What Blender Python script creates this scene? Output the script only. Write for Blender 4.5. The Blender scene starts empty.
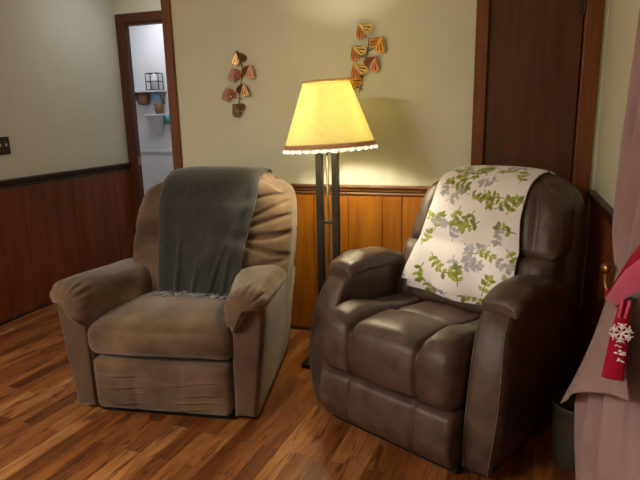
import bpy, bmesh, math, random
import numpy as np
from mathutils import Vector, Matrix
from mathutils.bvhtree import BVHTree

random.seed(7)
rng = np.random.default_rng(7)
scene = bpy.context.scene
COL = scene.collection
PI = math.pi

# ------------------------------------------------------------------ helpers
def S(r, g, b):
    def c(v):
        v /= 255.0
        return v / 12.92 if v <= 0.04045 else ((v + 0.055) / 1.055) ** 2.4
    return (c(r), c(g), c(b), 1.0)


def new_obj(name, verts, faces, mat, parent=None, smooth=True, loc=(0, 0, 0), rotz=0.0):
    me = bpy.data.meshes.new(name)
    me.from_pydata([tuple(map(float, v)) for v in verts], [], [tuple(int(i) for i in f) for f in faces])
    me.validate()
    bm = bmesh.new(); bm.from_mesh(me)
    bmesh.ops.recalc_face_normals(bm, faces=bm.faces)
    bm.to_mesh(me); bm.free()
    if smooth:
        for p in me.polygons:
            p.use_smooth = True
    o = bpy.data.objects.new(name, me)
    COL.objects.link(o)
    if mat is not None:
        me.materials.append(mat)
    if parent is not None:
        o.parent = parent
    o.location = loc
    o.rotation_euler = (0, 0, rotz)
    return o


def empty(name, label, cat, loc=(0, 0, 0), rotz=0.0, group=None):
    o = bpy.data.objects.new(name, None)
    COL.objects.link(o)
    o.empty_display_size = 0.1
    o.location = loc
    o.rotation_euler = (0, 0, rotz)
    o['label'] = label; o['category'] = cat
    if group:
        o['group'] = group
    return o


def tag(o, label, cat, group=None):
    o['label'] = label; o['category'] = cat
    if group:
        o['group'] = group
    return o


def struct(o):
    o['kind'] = 'structure'
    return o


class MB:
    """collects shapes that belong to ONE part"""
    def __init__(self):
        self.v = []; self.f = []

    def add(self, verts, faces):
        n = len(self.v)
        self.v += [tuple(map(float, p)) for p in verts]
        self.f += [tuple(int(i) + n for i in f) for f in faces]
        return self

    def box(self, x0, x1, y0, y1, z0, z1):
        v = [(x, y, z) for z in (z0, z1) for y in (y0, y1) for x in (x0, x1)]
        f = [(0, 2, 3, 1), (4, 5, 7, 6), (0, 1, 5, 4), (2, 6, 7, 3), (0, 4, 6, 2), (1, 3, 7, 5)]
        return self.add(v, f)

    def tube(self, path, r, n=10):
        v, f = tube(path, r, n)
        return self.add(v, f)

    def build(self, name, mat, parent=None, smooth=False, bevel=0.0, seg=2, **k):
        o = new_obj(name, self.v, self.f, mat, parent, smooth, **k)
        if bevel:
            m = o.modifiers.new('bevel', 'BEVEL'); m.width = bevel; m.segments = seg; m.limit_method = 'ANGLE'
        return o


def tube(path, r, n=10):
    path = [Vector(p) for p in path]
    rs = r if isinstance(r, (list, tuple)) else [r] * len(path)
    v = []; f = []
    prev = None
    for i, p in enumerate(path):
        a = path[max(0, i - 1)]; b = path[min(len(path) - 1, i + 1)]
        d = (b - a).normalized()
        if prev is None:
            ref = Vector((0, 0, 1)) if abs(d.z) < 0.9 else Vector((1, 0, 0))
            u = d.cross(ref).normalized()
        else:
            u = (prev - d * prev.dot(d)).normalized()
        prev = u
        w = d.cross(u)
        for k in range(n):
            t = 2 * PI * k / n
            v.append(p + (u * math.cos(t) + w * math.sin(t)) * rs[i])
    for i in range(len(path) - 1):
        for k in range(n):
            f.append((i * n + k, i * n + (k + 1) % n, (i + 1) * n + (k + 1) % n, (i + 1) * n + k))
    f.append(tuple(range(n - 1, -1, -1)))
    f.append(tuple(range((len(path) - 1) * n, len(path) * n)))
    return v, f


def lathe(profile, n=48, c=(0, 0, 0)):
    v = []; f = []
    for (r, z) in profile:
        for k in range(n):
            t = 2 * PI * k / n
            v.append((c[0] + r * math.cos(t), c[1] + r * math.sin(t), c[2] + z))
    for i in range(len(profile) - 1):
        for k in range(n):
            f.append((i * n + k, i * n + (k + 1) % n, (i + 1) * n + (k + 1) % n, (i + 1) * n + k))
    return v, f


def soft_box(size, r, n, deform=None, center=(0, 0, 0)):
    """rounded box on a dense grid; deform(p, u) moves a point, u in [-1,1]^3"""
    hx, hy, hz = size[0] / 2, size[1] / 2, size[2] / 2
    r = min(r, hx, hy, hz)
    nx, ny, nz = n
    idx = {}; V = []; F = []

    def key(i, j, k):
        kk = (i, j, k)
        if kk not in idx:
            p = np.array([(-1 + 2 * i / nx) * hx, (-1 + 2 * j / ny) * hy, (-1 + 2 * k / nz) * hz])
            u = p / np.array([hx, hy, hz])
            q = np.clip(p, [-(hx - r), -(hy - r), -(hz - r)], [hx - r, hy - r, hz - r])
            d = p - q
            L = np.linalg.norm(d)
            if L > 1e-9:
                p = q + d / L * r
            if deform is not None:
                p = np.array(deform(p, u))
            idx[kk] = len(V)
            V.append(p + np.array(center))
        return idx[kk]
    for i in range(nx):
        for j in range(ny):
            for k in (0, nz):
                F.append((key(i, j, k), key(i + 1, j, k), key(i + 1, j + 1, k), key(i, j + 1, k)))
    for i in range(nx):
        for k in range(nz):
            for j in (0, ny):
                F.append((key(i, j, k), key(i + 1, j, k), key(i + 1, j, k + 1), key(i, j, k + 1)))
    for j in range(ny):
        for k in range(nz):
            for i in (0, nx):
                F.append((key(i, j, k), key(i, j + 1, k), key(i, j + 1, k + 1), key(i, j, k + 1)))
    return V, F


def loft(sections):
    n = len(sections[0]); v = []; f = []
    for s in sections:
        v += list(s)
    for i in range(len(sections) - 1):
        for k in range(n):
            f.append((i * n + k, i * n + (k + 1) % n, (i + 1) * n + (k + 1) % n, (i + 1) * n + k))
    for e, base in ((0, 0), (1, (len(sections) - 1) * n)):
        f.append(tuple(range(base, base + n)))
    return v, f


def spline_closed(pts, m):
    pts = np.array(pts, float); N = len(pts); out = []
    for i in range(N):
        p0, p1, p2, p3 = pts[i - 1], pts[i], pts[(i + 1) % N], pts[(i + 2) % N]
        for j in range(m):
            t = j / m
            out.append(0.5 * (2 * p1 + (p2 - p0) * t + (2 * p0 - 5 * p1 + 4 * p2 - p3) * t * t + (3 * p1 - p0 - 3 * p2 + p3) * t ** 3))
    return np.array(out)


def spline_open(pts, m):
    pts = np.array(pts, float); N = len(pts); out = []
    for i in range(N - 1):
        p0 = pts[max(0, i - 1)]; p1 = pts[i]; p2 = pts[i + 1]; p3 = pts[min(N - 1, i + 2)]
        for j in range(m):
            t = j / m
            out.append(0.5 * (2 * p1 + (p2 - p0) * t + (2 * p0 - 5 * p1 + 4 * p2 - p3) * t * t + (3 * p1 - p0 - 3 * p2 + p3) * t ** 3))
    out.append(pts[-1])
    return np.array(out)


def grid_faces(r, c):
    return [(i * c + j, i * c + j + 1, (i + 1) * c + j + 1, (i + 1) * c + j) for i in range(r - 1) for j in range(c - 1)]


def gauss(x, c, s):
    return math.exp(-((x - c) / s) ** 2)


def inset(poly, d):
    """move a closed 2D outline inwards by d"""
    P = np.array(poly); a = np.roll(P, 1, 0); b = np.roll(P, -1, 0)
    t = b - a; t /= np.linalg.norm(t, axis=1)[:, None] + 1e-9
    nrm = np.stack([-t[:, 1], t[:, 0]], 1)
    area = 0.5 * np.sum(P[:, 0] * np.roll(P[:, 1], -1) - np.roll(P[:, 0], -1) * P[:, 1])
    return P + nrm * d * (1 if area > 0 else -1)

def merged_bvh(parts):
    V = []; F = []
    for v, f in parts:
        n = len(V); V += [tuple(p) for p in v]; F += [tuple(i + n for i in q) for q in f]
    return BVHTree.FromPolygons([Vector(p) for p in V], F)


# ------------------------------------------------------------------ materials
def mat_new(name):
    m = bpy.data.materials.new(name); m.use_nodes = True
    nt = m.node_tree; b = nt.nodes['Principled BSDF']
    return m, nt, b


def N(nt, t, **k):
    n = nt.nodes.new(t)
    for a, v in k.items():
        setattr(n, a, v)
    return n


def ramp(nt, stops):
    r = N(nt, 'ShaderNodeValToRGB'); e = r.color_ramp.elements
    while len(e) < len(stops):
        e.new(0.5)
    for i, (p, c) in enumerate(stops):
        e[i].position = p; e[i].color = c
    return r


def noise_mat(name, c1, c2, scale=6.0, rough=0.7, bump=0.1, bscale=120.0, stretch=(1, 1, 1), lo=0.35, hi=0.65,
              metal=0.0, sheen=0.0, detail=4.0, spec=0.4, bdist=0.01):
    m, nt, b = mat_new(name)
    L = nt.links
    tc = N(nt, 'ShaderNodeTexCoord'); mp = N(nt, 'ShaderNodeMapping'); mp.inputs['Scale'].default_value = stretch
    L.new(tc.outputs['Object'], mp.inputs['Vector'])
    n1 = N(nt, 'ShaderNodeTexNoise'); n1.inputs['Scale'].default_value = scale; n1.inputs['Detail'].default_value = detail
    L.new(mp.outputs['Vector'], n1.inputs['Vector'])
    r = ramp(nt, [(lo, c1), (hi, c2)])
    L.new(n1.outputs['Fac'], r.inputs['Fac'])
    L.new(r.outputs['Color'], b.inputs['Base Color'])
    b.inputs['Roughness'].default_value = rough
    b.inputs['Metallic'].default_value = metal
    b.inputs['Specular IOR Level'].default_value = spec
    if sheen:
        b.inputs['Sheen Weight'].default_value = sheen
        b.inputs['Sheen Roughness'].default_value = 0.5
    if bump:
        n2 = N(nt, 'ShaderNodeTexNoise'); n2.inputs['Scale'].default_value = bscale; n2.inputs['Detail'].default_value = 5
        L.new(mp.outputs['Vector'], n2.inputs['Vector'])
        bp = N(nt, 'ShaderNodeBump'); bp.inputs['Strength'].default_value = bump; bp.inputs['Distance'].default_value = bdist
        L.new(n2.outputs['Fac'], bp.inputs['Height']); L.new(bp.outputs['Normal'], b.inputs['Normal'])
    return m


M = {}
M['paint'] = noise_mat('cream_paint', S(220, 219, 196), S(225, 224, 202), 3, 0.75, 0.05, 90)
M['white_paint'] = noise_mat('white_paint', S(214, 214, 214), S(222, 222, 220), 3, 0.7, 0.05, 80)
M['ceiling'] = noise_mat('ceiling_paint', S(215, 212, 204), S(225, 222, 214), 4, 0.8, 0.1, 60)
M['panel'] = noise_mat('lamplit_panelling', S(142, 80, 14), S(178, 112, 26), 2.6, 0.42, 0.04, 60, (9, 9, 0.9), 0.3, 0.7)  # golden tone has the lamp's glow on the back boards mixed in
M['panel_dim'] = noise_mat('dim_red_brown_panelling', S(100, 50, 22), S(136, 72, 36), 2.6, 0.42, 0.04, 60, (5, 5, 0.8), 0.3, 0.7)  # same boards, toned darker and redder for their weaker light
M['groove'] = noise_mat('panel_groove', S(48, 24, 10), S(58, 30, 12), 6, 0.8, 0)
M['rail'] = noise_mat('rail_wood', S(88, 54, 28), S(114, 73, 40), 4, 0.4, 0.05, 60, (1, 1, 12), 0.3, 0.7)
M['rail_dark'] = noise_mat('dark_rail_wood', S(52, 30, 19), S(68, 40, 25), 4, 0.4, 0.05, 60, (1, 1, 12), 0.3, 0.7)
M['trim'] = noise_mat('trim_wood', S(104, 54, 26), S(130, 72, 36), 4, 0.4, 0.05, 60, (14, 14, 1), 0.3, 0.7)
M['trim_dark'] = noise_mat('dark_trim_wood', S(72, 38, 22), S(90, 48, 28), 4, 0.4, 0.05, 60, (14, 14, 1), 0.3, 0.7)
M['door'] = noise_mat('door_veneer', S(74, 40, 22), S(94, 53, 30), 2.2, 0.42, 0.04, 60, (12, 12, 0.8), 0.3, 0.7)
M['suede'] = noise_mat('tan_suede', S(76, 57, 43), S(124, 100, 78), 4.5, 0.92, 0.12, 160, lo=0.35, hi=0.68, sheen=0.35, spec=0.15)
M['suede_panel'] = noise_mat('smooth_tan_suede', S(84, 63, 51), S(100, 77, 62), 5.0, 0.92, 0.1, 160, sheen=0.3, spec=0.15)
M['suede_wrinkle'] = noise_mat('creased_tan_suede', S(108, 82, 63), S(144, 116, 91), 5.0, 0.92, 0.22, 5, (2.2, 2.2, 9), lo=0.35, hi=0.68, sheen=0.3, spec=0.15, bdist=0.012)
M['leather'] = noise_mat('brown_leather', S(66, 50, 43), S(95, 75, 65), 15, 0.40, 0.20, 220, lo=0.33, hi=0.68, spec=0.5)
M['stitch'] = noise_mat('stitch_thread', S(104, 92, 80), S(122, 108, 94), 60, 0.7, 0)
M['shadow_black'] = noise_mat('shadow_black', S(13, 11, 10), S(19, 16, 14), 10, 0.8, 0.05)  # near black, standing for the shadow under the recliners
M['velvet'] = noise_mat('grey_velvet', S(46, 45, 46), S(57, 56, 56), 40, 0.8, 0.08, 260, (1, 1, 0.25), sheen=0.45, spec=0.2)
M['fringe'] = noise_mat('grey_fringe', S(120, 124, 128), S(160, 164, 168), 30, 0.9, 0.0)
M['black_metal'] = noise_mat('black_metal', S(26, 24, 23), S(34, 31, 29), 20, 0.45, 0.04, 100, spec=0.5)
M['steel'] = noise_mat('pewter_rod', S(96, 88, 76), S(120, 110, 96), 20, 0.35, 0.0, metal=0.6)
M['brass'] = noise_mat('aged_brass', S(150, 112, 62), S(176, 136, 80), 20, 0.28, 0.05, 60, metal=1.0)
M['dark_plate'] = noise_mat('bronze_plate', S(52, 36, 24), S(72, 50, 33), 20, 0.4, 0.05, 60)
M['toggle'] = noise_mat('ivory_toggle', S(196, 180, 150), S(206, 190, 160), 20, 0.4, 0)
M['bin'] = noise_mat('grey_plastic', S(62, 56, 50), S(72, 66, 58), 10, 0.5, 0.05, 80)
M['curtain'] = noise_mat('mauve_cloth', S(154, 124, 125), S(168, 138, 138), 4, 0.85, 0.25, 260, (1, 1, 1), sheen=0.2, spec=0.15)
M['red_velvet'] = noise_mat('red_velvet', S(150, 12, 42), S(176, 20, 54), 14, 0.8, 0.1, 120, spec=0.2)
M['pink_velvet'] = noise_mat('pink_satin', S(206, 60, 112), S(222, 76, 128), 14, 0.6, 0.1, 120, sheen=0.2)
M['glitter'] = noise_mat('white_glitter', S(236, 226, 232), S(255, 250, 252), 60, 0.4, 0.2, 300)
M['white_plastic'] = noise_mat('white_plastic', S(205, 205, 208), S(214, 214, 216), 10, 0.4, 0)
M['tan_pot'] = noise_mat('tan_ceramic', S(140, 122, 100), S(160, 142, 118), 10, 0.5, 0)
M['grey_item'] = noise_mat('grey_metal', S(120, 116, 112), S(140, 136, 130), 10, 0.4, 0)
M['dark_item'] = noise_mat('dark_wire', S(60, 54, 54), S(74, 66, 66), 10, 0.4, 0)
M['blue_item'] = noise_mat('pale_blue_plastic', S(140, 170, 205), S(150, 180, 212), 10, 0.4, 0)
M['teal_item'] = noise_mat('teal_plastic', S(60, 150, 160), S(72, 164, 172), 10, 0.4, 0)
M['brown_item'] = noise_mat('brown_wicker', S(110, 78, 54), S(140, 104, 74), 60, 0.7, 0.2, 90)


def floor_material():
    m, nt, b = mat_new('laminate_planks'); L = nt.links
    tc = N(nt, 'ShaderNodeTexCoord'); mp = N(nt, 'ShaderNodeMapping')
    mp.inputs['Rotation'].default_value = (0, 0, math.radians(-86))
    L.new(tc.outputs['Object'], mp.inputs['Vector'])
    def brick(w, h, mort, off):
        br = N(nt, 'ShaderNodeTexBrick'); br.offset = off; br.offset_frequency = 2; br.squash = 1.0
        br.inputs['Color1'].default_value = (0, 0, 0, 1); br.inputs['Color2'].default_value = (1, 1, 1, 1)
        br.inputs['Mortar'].default_value = (0.0, 0.0, 0.0, 1)
        br.inputs['Scale'].default_value = 1.0; br.inputs['Mortar Size'].default_value = mort
        br.inputs['Mortar Smooth'].default_value = 0.1; br.inputs['Bias'].default_value = 0.0
        br.inputs['Brick Width'].default_value = w; br.inputs['Row Height'].default_value = h
        L.new(mp.outputs['Vector'], br.inputs['Vector'])
        return br
    br = brick(0.60, 0.074, 0.0010, 0.37)
    # every strip gets its own grain
    off = N(nt, 'ShaderNodeVectorMath', operation='MULTIPLY'); off.inputs[1].default_value = (37.0, 91.0, 13.0)
    L.new(br.outputs['Color'], off.inputs[0])
    add = N(nt, 'ShaderNodeVectorMath', operation='ADD')
    L.new(mp.outputs['Vector'], add.inputs[0]); L.new(off.outputs['Vector'], add.inputs[1])
    sc = N(nt, 'ShaderNodeVectorMath', operation='MULTIPLY'); sc.inputs[1].default_value = (3.2, 20.0, 1.0)
    L.new(add.outputs['Vector'], sc.inputs[0])
    n1 = N(nt, 'ShaderNodeTexNoise'); n1.inputs['Scale'].default_value = 1.0; n1.inputs['Detail'].default_value = 5; n1.inputs['Distortion'].default_value = 1.4
    L.new(sc.outputs['Vector'], n1.inputs['Vector'])
    sc2 = N(nt, 'ShaderNodeVectorMath', operation='MULTIPLY'); sc2.inputs[1].default_value = (2.0, 16.0, 1.0)
    L.new(add.outputs['Vector'], sc2.inputs[0])
    n2 = N(nt, 'ShaderNodeTexNoise'); n2.inputs['Scale'].default_value = 1.3; n2.inputs['Detail'].default_value = 3; n2.inputs['Distortion'].default_value = 2.2
    L.new(sc2.outputs['Vector'], n2.inputs['Vector'])
    base = ramp(nt, [(0.12, S(66, 36, 18)), (0.38, S(122, 70, 34)), (0.6, S(158, 98, 50)), (0.88, S(204, 148, 90))])
    mixv = N(nt, 'ShaderNodeMix'); mixv.data_type = 'FLOAT'; mixv.inputs[0].default_value = 0.58
    L.new(br.outputs['Color'], mixv.inputs[2]); L.new(n1.outputs['Fac'], mixv.inputs[3])
    L.new(mixv.outputs[0], base.inputs['Fac'])
    streak = ramp(nt, [(0.37, (1, 1, 1, 1)), (0.45, (0, 0, 0, 1))])
    L.new(n2.outputs['Fac'], streak.inputs['Fac'])
    mul = N(nt, 'ShaderNodeMath', operation='MULTIPLY'); mul.inputs[1].default_value = 0.72
    L.new(streak.outputs['Color'], mul.inputs[0])
    mx = N(nt, 'ShaderNodeMix'); mx.data_type = 'RGBA'
    L.new(mul.outputs[0], mx.inputs[0]); L.new(base.outputs['Color'], mx.inputs[6]); mx.inputs[7].default_value = S(70, 38, 22)
    mo = N(nt, 'ShaderNodeMix'); mo.data_type = 'RGBA'
    mm = N(nt, 'ShaderNodeMath', operation='MULTIPLY'); mm.inputs[1].default_value = 0.4
    L.new(br.outputs['Fac'], mm.inputs[0])
    L.new(mm.outputs[0], mo.inputs[0]); L.new(mx.outputs[2], mo.inputs[6]); mo.inputs[7].default_value = S(50, 28, 16)
    L.new(mo.outputs[2], b.inputs['Base Color'])
    b.inputs['Roughness'].default_value = 0.36
    b.inputs['Specular IOR Level'].default_value = 0.45
    bp = N(nt, 'ShaderNodeBump'); bp.inputs['Strength'].default_value = 0.08; bp.inputs['Distance'].default_value = 0.01
    L.new(n1.outputs['Fac'], bp.inputs['Height']); L.new(bp.outputs['Normal'], b.inputs['Normal'])
    return m


M['floor'] = floor_material()


def shade_material(name, c1, c2, mix):
    m, nt, b = mat_new(name); L = nt.links
    out = nt.nodes['Material Output']
    tc = N(nt, 'ShaderNodeTexCoord'); n1 = N(nt, 'ShaderNodeTexNoise'); n1.inputs['Scale'].default_value = 40; n1.inputs['Detail'].default_value = 5
    L.new(tc.outputs['Object'], n1.inputs['Vector'])
    r = ramp(nt, [(0.3, c1), (0.7, c2)])
    L.new(n1.outputs['Fac'], r.inputs['Fac'])
    d = N(nt, 'ShaderNodeBsdfDiffuse'); t = N(nt, 'ShaderNodeBsdfTranslucent'); mx = N(nt, 'ShaderNodeMixShader'); mx.inputs[0].default_value = mix
    L.new(r.outputs['Color'], d.inputs['Color']); L.new(r.outputs['Color'], t.inputs['Color'])
    L.new(d.outputs[0], mx.inputs[1]); L.new(t.outputs[0], mx.inputs[2]); L.new(mx.outputs[0], out.inputs['Surface'])
    return m


M['shade'] = shade_material('parchment_shade', S(242, 233, 176), S(248, 242, 198), 0.29)
M['band'] = shade_material('shade_band', S(222, 186, 150), S(234, 200, 166), 0.45)


def lace_material():
    m, nt, b = mat_new('white_lace'); L = nt.links
    out = nt.nodes['Material Output']
    d = N(nt, 'ShaderNodeBsdfDiffuse'); t = N(nt, 'ShaderNodeBsdfTranslucent'); mx = N(nt, 'ShaderNodeMixShader'); mx.inputs[0].default_value = 0.30
    tc = N(nt, 'ShaderNodeTexCoord'); n1 = N(nt, 'ShaderNodeTexNoise'); n1.inputs['Scale'].default_value = 150
    L.new(tc.outputs['Object'], n1.inputs['Vector'])
    r = ramp(nt, [(0.35, S(205, 202, 190)), (0.6, S(250, 248, 240))]); L.new(n1.outputs['Fac'], r.inputs['Fac'])
    L.new(r.outputs['Color'], d.inputs['Color']); L.new(r.outputs['Color'], t.inputs['Color'])
    L.new(d.outputs[0], mx.inputs[1]); L.new(t.outputs[0], mx.inputs[2]); L.new(mx.outputs[0], out.inputs['Surface'])
    return m


M['lace'] = lace_material()


def attr_mat(name, rough=0.8, metal=0.0, bump=0.0, sheen=0.0):
    m, nt, b = mat_new(name)
    a = N(nt, 'ShaderNodeAttribute', attribute_name='pattern')
    nt.links.new(a.outputs['Color'], b.inputs['Base Color'])
    b.inputs['Roughness'].default_value = rough; b.inputs['Metallic'].default_value = metal
    b.inputs['Sheen Weight'].default_value = sheen
    if bump:
        tc = N(nt, 'ShaderNodeTexCoord'); n2 = N(nt, 'ShaderNodeTexNoise'); n2.inputs['Scale'].default_value = 180
        nt.links.new(tc.outputs['Object'], n2.inputs['Vector'])
        bp = N(nt, 'ShaderNodeBump'); bp.inputs['Strength'].default_value = bump; bp.inputs['Distance'].default_value = 0.01
        nt.links.new(n2.outputs['Fac'], bp.inputs['Height']); nt.links.new(bp.outputs['Normal'], b.inputs['Normal'])
    return m


M['leafcloth'] = attr_mat('leaf_print_cloth', 0.9, 0, 0.12, 0.1)
M['copper'] = attr_mat('cut_copper', 0.34, 0.2)


def emit_mat(name, col, s):
    m, nt, b = mat_new(name)
    b.inputs['Base Color'].default_value = col
    b.inputs['Emission Color'].default_value = col; b.inputs['Emission Strength'].default_value = s
    return m


def set_pattern(o, cols):
    at = o.data.color_attributes.new('pattern', 'FLOAT_COLOR', 'POINT')
    at.data.foreach_set('color', np.asarray(cols, dtype=np.float32).ravel())

# ------------------------------------------------------------------ room
XL, XR, YB = -3.177, 0.415, 3.126
ZC = 2.44
XA, XJ = -2.055, -1.985           # edge of the passage opening
YF = 4.15                          # far wall of the passage
YN = -2.6                          # wall behind the camera


def slab(name, x0, x1, y0, y1, z0, z1, mat):
    return struct(MB().box(x0, x1, y0, y1, z0, z1).build(name, mat))


slab('floor', -4.6, XR + 0.1, YN - 0.1, 5.4, -0.06, 0.0, M['floor'])
slab('ceiling', -4.6, XR + 0.1, YN - 0.1, 5.4, ZC, ZC + 0.06, M['ceiling'])
slab('wall_left', XL - 0.1, XL, YN, YF, 0, ZC, M['paint'])
slab('wall_right', XR, XR + 0.1, YN, YB + 0.12, 0, ZC, M['paint'])
slab('wall_near', XL - 0.1, XR + 0.1, YN - 0.1, YN, 0, ZC, M['paint'])
# main back wall, with the opening of the closet door
DX0, DX1, DZ = -0.138, 0.318, 2.06
mb = MB()
mb.box(XA + 0.03, DX0 - 0.0, YB, YB + 0.12, 0, ZC)
mb.box(DX0, DX1, YB, YB + 0.12, DZ, ZC)
mb.box(DX1, XR, YB, YB + 0.12, 0, ZC)
struct(mb.build('wall_back', M['paint']))
slab('wall_passage_side', XA + 0.03, XA + 0.13, YB + 0.12, YF, 0, ZC, M['paint'])
mb = MB()                                                   # far wall with the doorway
FX0, FX1, FZ = -3.09, -2.33, 2.10
mb.box(XL - 0.1, FX0, YF, YF + 0.04, 0, ZC)
mb.box(FX0, FX1, YF, YF + 0.04, FZ, ZC)
mb.box(FX1, XA + 0.13, YF, YF + 0.04, 0, ZC)
struct(mb.build('wall_passage_end', M['paint']))
slab('wall_closet_back', DX0 - 0.1, DX1 + 0.1, YB + 0.13, YB + 0.17, 0, ZC, M['shadow_black'])
# white room beyond the doorway
slab('wall_washroom_back', -4.5, -2.4, 5.2, 5.3, 0, ZC, M['white_paint'])
slab('wall_washroom_left', -4.6, -4.5, YF, 5.3, 0, ZC, M['white_paint'])
slab('wall_washroom_right', -2.4, -2.3, YF + 0.04, 5.3, 0, ZC, M['white_paint'])
slab('wall_washroom_front', -4.5, XL - 0.1, YF, YF + 0.04, 0, ZC, M['white_paint'])
slab('trim_washroom', -4.5, -2.4, 5.185, 5.2, 0.965, 0.985, M['white_plastic'])

# wainscot: boards with open grooves over a dark backing
def wainscot(name, axis, a0, a1, face, sgn, grooves, mat, ztop=0.868):
    back = MB(); m = MB()
    cuts = [a0] + sorted(grooves) + [a1]
    if axis == 'x':
        back.box(a0, a1, min(face, face + sgn * 0.004), max(face, face + sgn * 0.004), 0, ztop)
    else:
        back.box(min(face, face + sgn * 0.004), max(face, face + sgn * 0.004), a0, a1, 0, ztop)
    for p, q in zip(cuts[:-1], cuts[1:]):
        g = 0.0016
        if axis == 'x':
            m.box(p + g, q - g, min(face, face + sgn * 0.011), max(face, face + sgn * 0.011), 0, ztop)
        else:
            m.box(min(face, face + sgn * 0.011), max(face, face + sgn * 0.011), p + g, q - g, 0, ztop)
    o = struct(m.build(name, mat, bevel=0.002, seg=2))
    b = back.build('panel_backing', M['groove'], o)
    return o


wainscot('trim_panelling_back', 'x', XJ, DX0 - 0.058, YB, -1,
         [-1.84, -1.66, -1.55, -1.36, -1.10, -0.975, -0.882, -0.68, -0.565, -0.43, -0.30], M['panel'])
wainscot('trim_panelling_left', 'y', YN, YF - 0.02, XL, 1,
         [-1.8, -1.0, -0.2, 0.6, 1.4, 2.2, 2.95, 3.42, 3.9], M['panel_dim'], 0.885)
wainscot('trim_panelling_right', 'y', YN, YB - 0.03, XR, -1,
         [-2.0, -1.4, -0.9, -0.4, 0.1, 0.5, 0.9, 1.3, 1.7, 2.0, 2.3, 2.6, 2.85], M['panel_dim'])


def chair_rail(name, axis, a0, a1, face, sgn, z1, mat):
    prof = [(0.0, z1), (0.030, z1), (0.034, z1 - 0.006), (0.034, z1 - 0.014), (0.026, z1 - 0.020), (0.024, z1 - 0.034),
            (0.016, z1 - 0.042), (0.019, z1 - 0.050), (0.015, z1 - 0.060), (0.0, z1 - 0.062)]
    secs = []
    for a in (a0, a1):
        secs.append([((a, face + sgn * d, z) if axis == 'x' else (face + sgn * d, a, z)) for d, z in prof])
    v, f = loft(secs)
    return struct(new_obj(name, v, f, mat, None, False))


chair_rail('trim_chair_rail_back', 'x', XJ, DX0 - 0.058, YB, -1, 0.926, M['rail'])
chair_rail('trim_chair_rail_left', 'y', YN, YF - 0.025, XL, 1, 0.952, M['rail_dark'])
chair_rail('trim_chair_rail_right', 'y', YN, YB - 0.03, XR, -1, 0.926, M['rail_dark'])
struct(MB().box(XJ, DX0 - 0.058, YB - 0.024, YB - 0.0115, 0, 0.028).build('baseboard_back', M['rail'], bevel=0.006))
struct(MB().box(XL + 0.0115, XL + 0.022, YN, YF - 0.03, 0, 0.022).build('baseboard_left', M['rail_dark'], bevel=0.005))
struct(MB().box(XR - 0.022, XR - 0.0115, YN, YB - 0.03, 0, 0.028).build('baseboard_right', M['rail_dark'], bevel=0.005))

# casing and jamb of the passage opening
struct(MB().box(XA + 0.012, XJ, YB - 0.020, YB - 0.0005, 0, ZC - 0.01).build('trim_passage_casing', M['trim'], bevel=0.004))
struct(MB().box(XA, XA + 0.029, YB - 0.004, YB + 0.14, 0, ZC - 0.01).build('trim_passage_jamb', M['trim'], bevel=0.003))
# doorway of the white room
d2 = struct(MB().box(FX0 - 0.078, FX0, YF - 0.02, YF - 0.0005, 0, FZ + 0.075).box(FX1, FX1 + 0.075, YF - 0.02, YF - 0.0005, 0, FZ + 0.075)
            .box(FX0, FX1, YF - 0.02, YF - 0.0005, FZ, FZ + 0.075).build('trim_doorway_casing', M['trim_dark'], bevel=0.003))
struct(MB().box(FX0, FX0 + 0.006, YF - 0.012, YF + 0.045, 0, FZ - 0.018).box(FX1 - 0.018, FX1, YF - 0.012, YF + 0.045, 0, FZ - 0.018)
       .box(FX0, FX1, YF - 0.012, YF + 0.045, FZ - 0.018, FZ).build('trim_doorway_jamb', M['trim_dark'], bevel=0.003))
MB().box(FX0 + 0.006, FX0 + 0.009, YF + 0.005, YF + 0.035, 0.93, 1.0).build('strike_plate', M['grey_item'], d2)

# closet door on the right
struct(MB().box(DX0 - 0.058, DX0 + 0.004, YB - 0.02, YB - 0.0005, 0, DZ + 0.06).box(DX1 - 0.004, XR - 0.022, YB - 0.02, YB - 0.0005, 0, DZ + 0.06)
       .box(DX0 + 0.004, DX1 - 0.004, YB - 0.02, YB - 0.0005, DZ, DZ + 0.06).build('trim_closet_casing', M['trim'], bevel=0.004))
dr = struct(MB().box(DX0 + 0.008, DX1 - 0.012, YB + 0.006, YB + 0.045, 0.008, DZ - 0.006).build('door_1', M['door'], bevel=0.003))
struct(MB().box(DX0, DX0 + 0.007, YB + 0.001, YB + 0.118, 0, DZ).box(DX1 - 0.007, DX1, YB + 0.001, YB + 0.118, 0, DZ)
       .build('trim_closet_jamb', M['trim']))
for z in (1.80, 0.25):
    hb = MB().box(DX1 - 0.034, DX1 - 0.012, YB + 0.003, YB + 0.006, z - 0.025, z + 0.06)
    hb.tube([(DX1 - 0.0105, YB - 0.002, z - 0.025), (DX1 - 0.0105, YB - 0.002, z + 0.06)], 0.0055, 10)
    hb.build('hinge', M['dark_plate'], dr, smooth=False)

# ------------------------------------------------------------------ light switch
sw = empty('light_switch', 'dark bronze double light switch plate on the cream left wall', 'switch', (XL + 0.001, 2.858, 1.172))
MB().box(0, 0.006, -0.058, 0.058, -0.058, 0.058).build('cover_plate', M['dark_plate'], sw, bevel=0.003)
for y in (-0.024, 0.024):
    MB().box(0.0061, 0.016, y - 0.005, y + 0.005, -0.004, 0.014).build('toggle', M['toggle'], sw, bevel=0.002)
for y in (-0.024, 0.024):
    for z in (-0.03, 0.03):
        v, f = lathe([(0.0, 0.0), (0.0035, 0.0), (0.003, 0.0016), (0.0, 0.002)], 10)
        v = [(0.0061 + p[2], y + p[0], z + p[1]) for p in v]
        new_obj('screw', v, f, M['brass'], sw)

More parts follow.
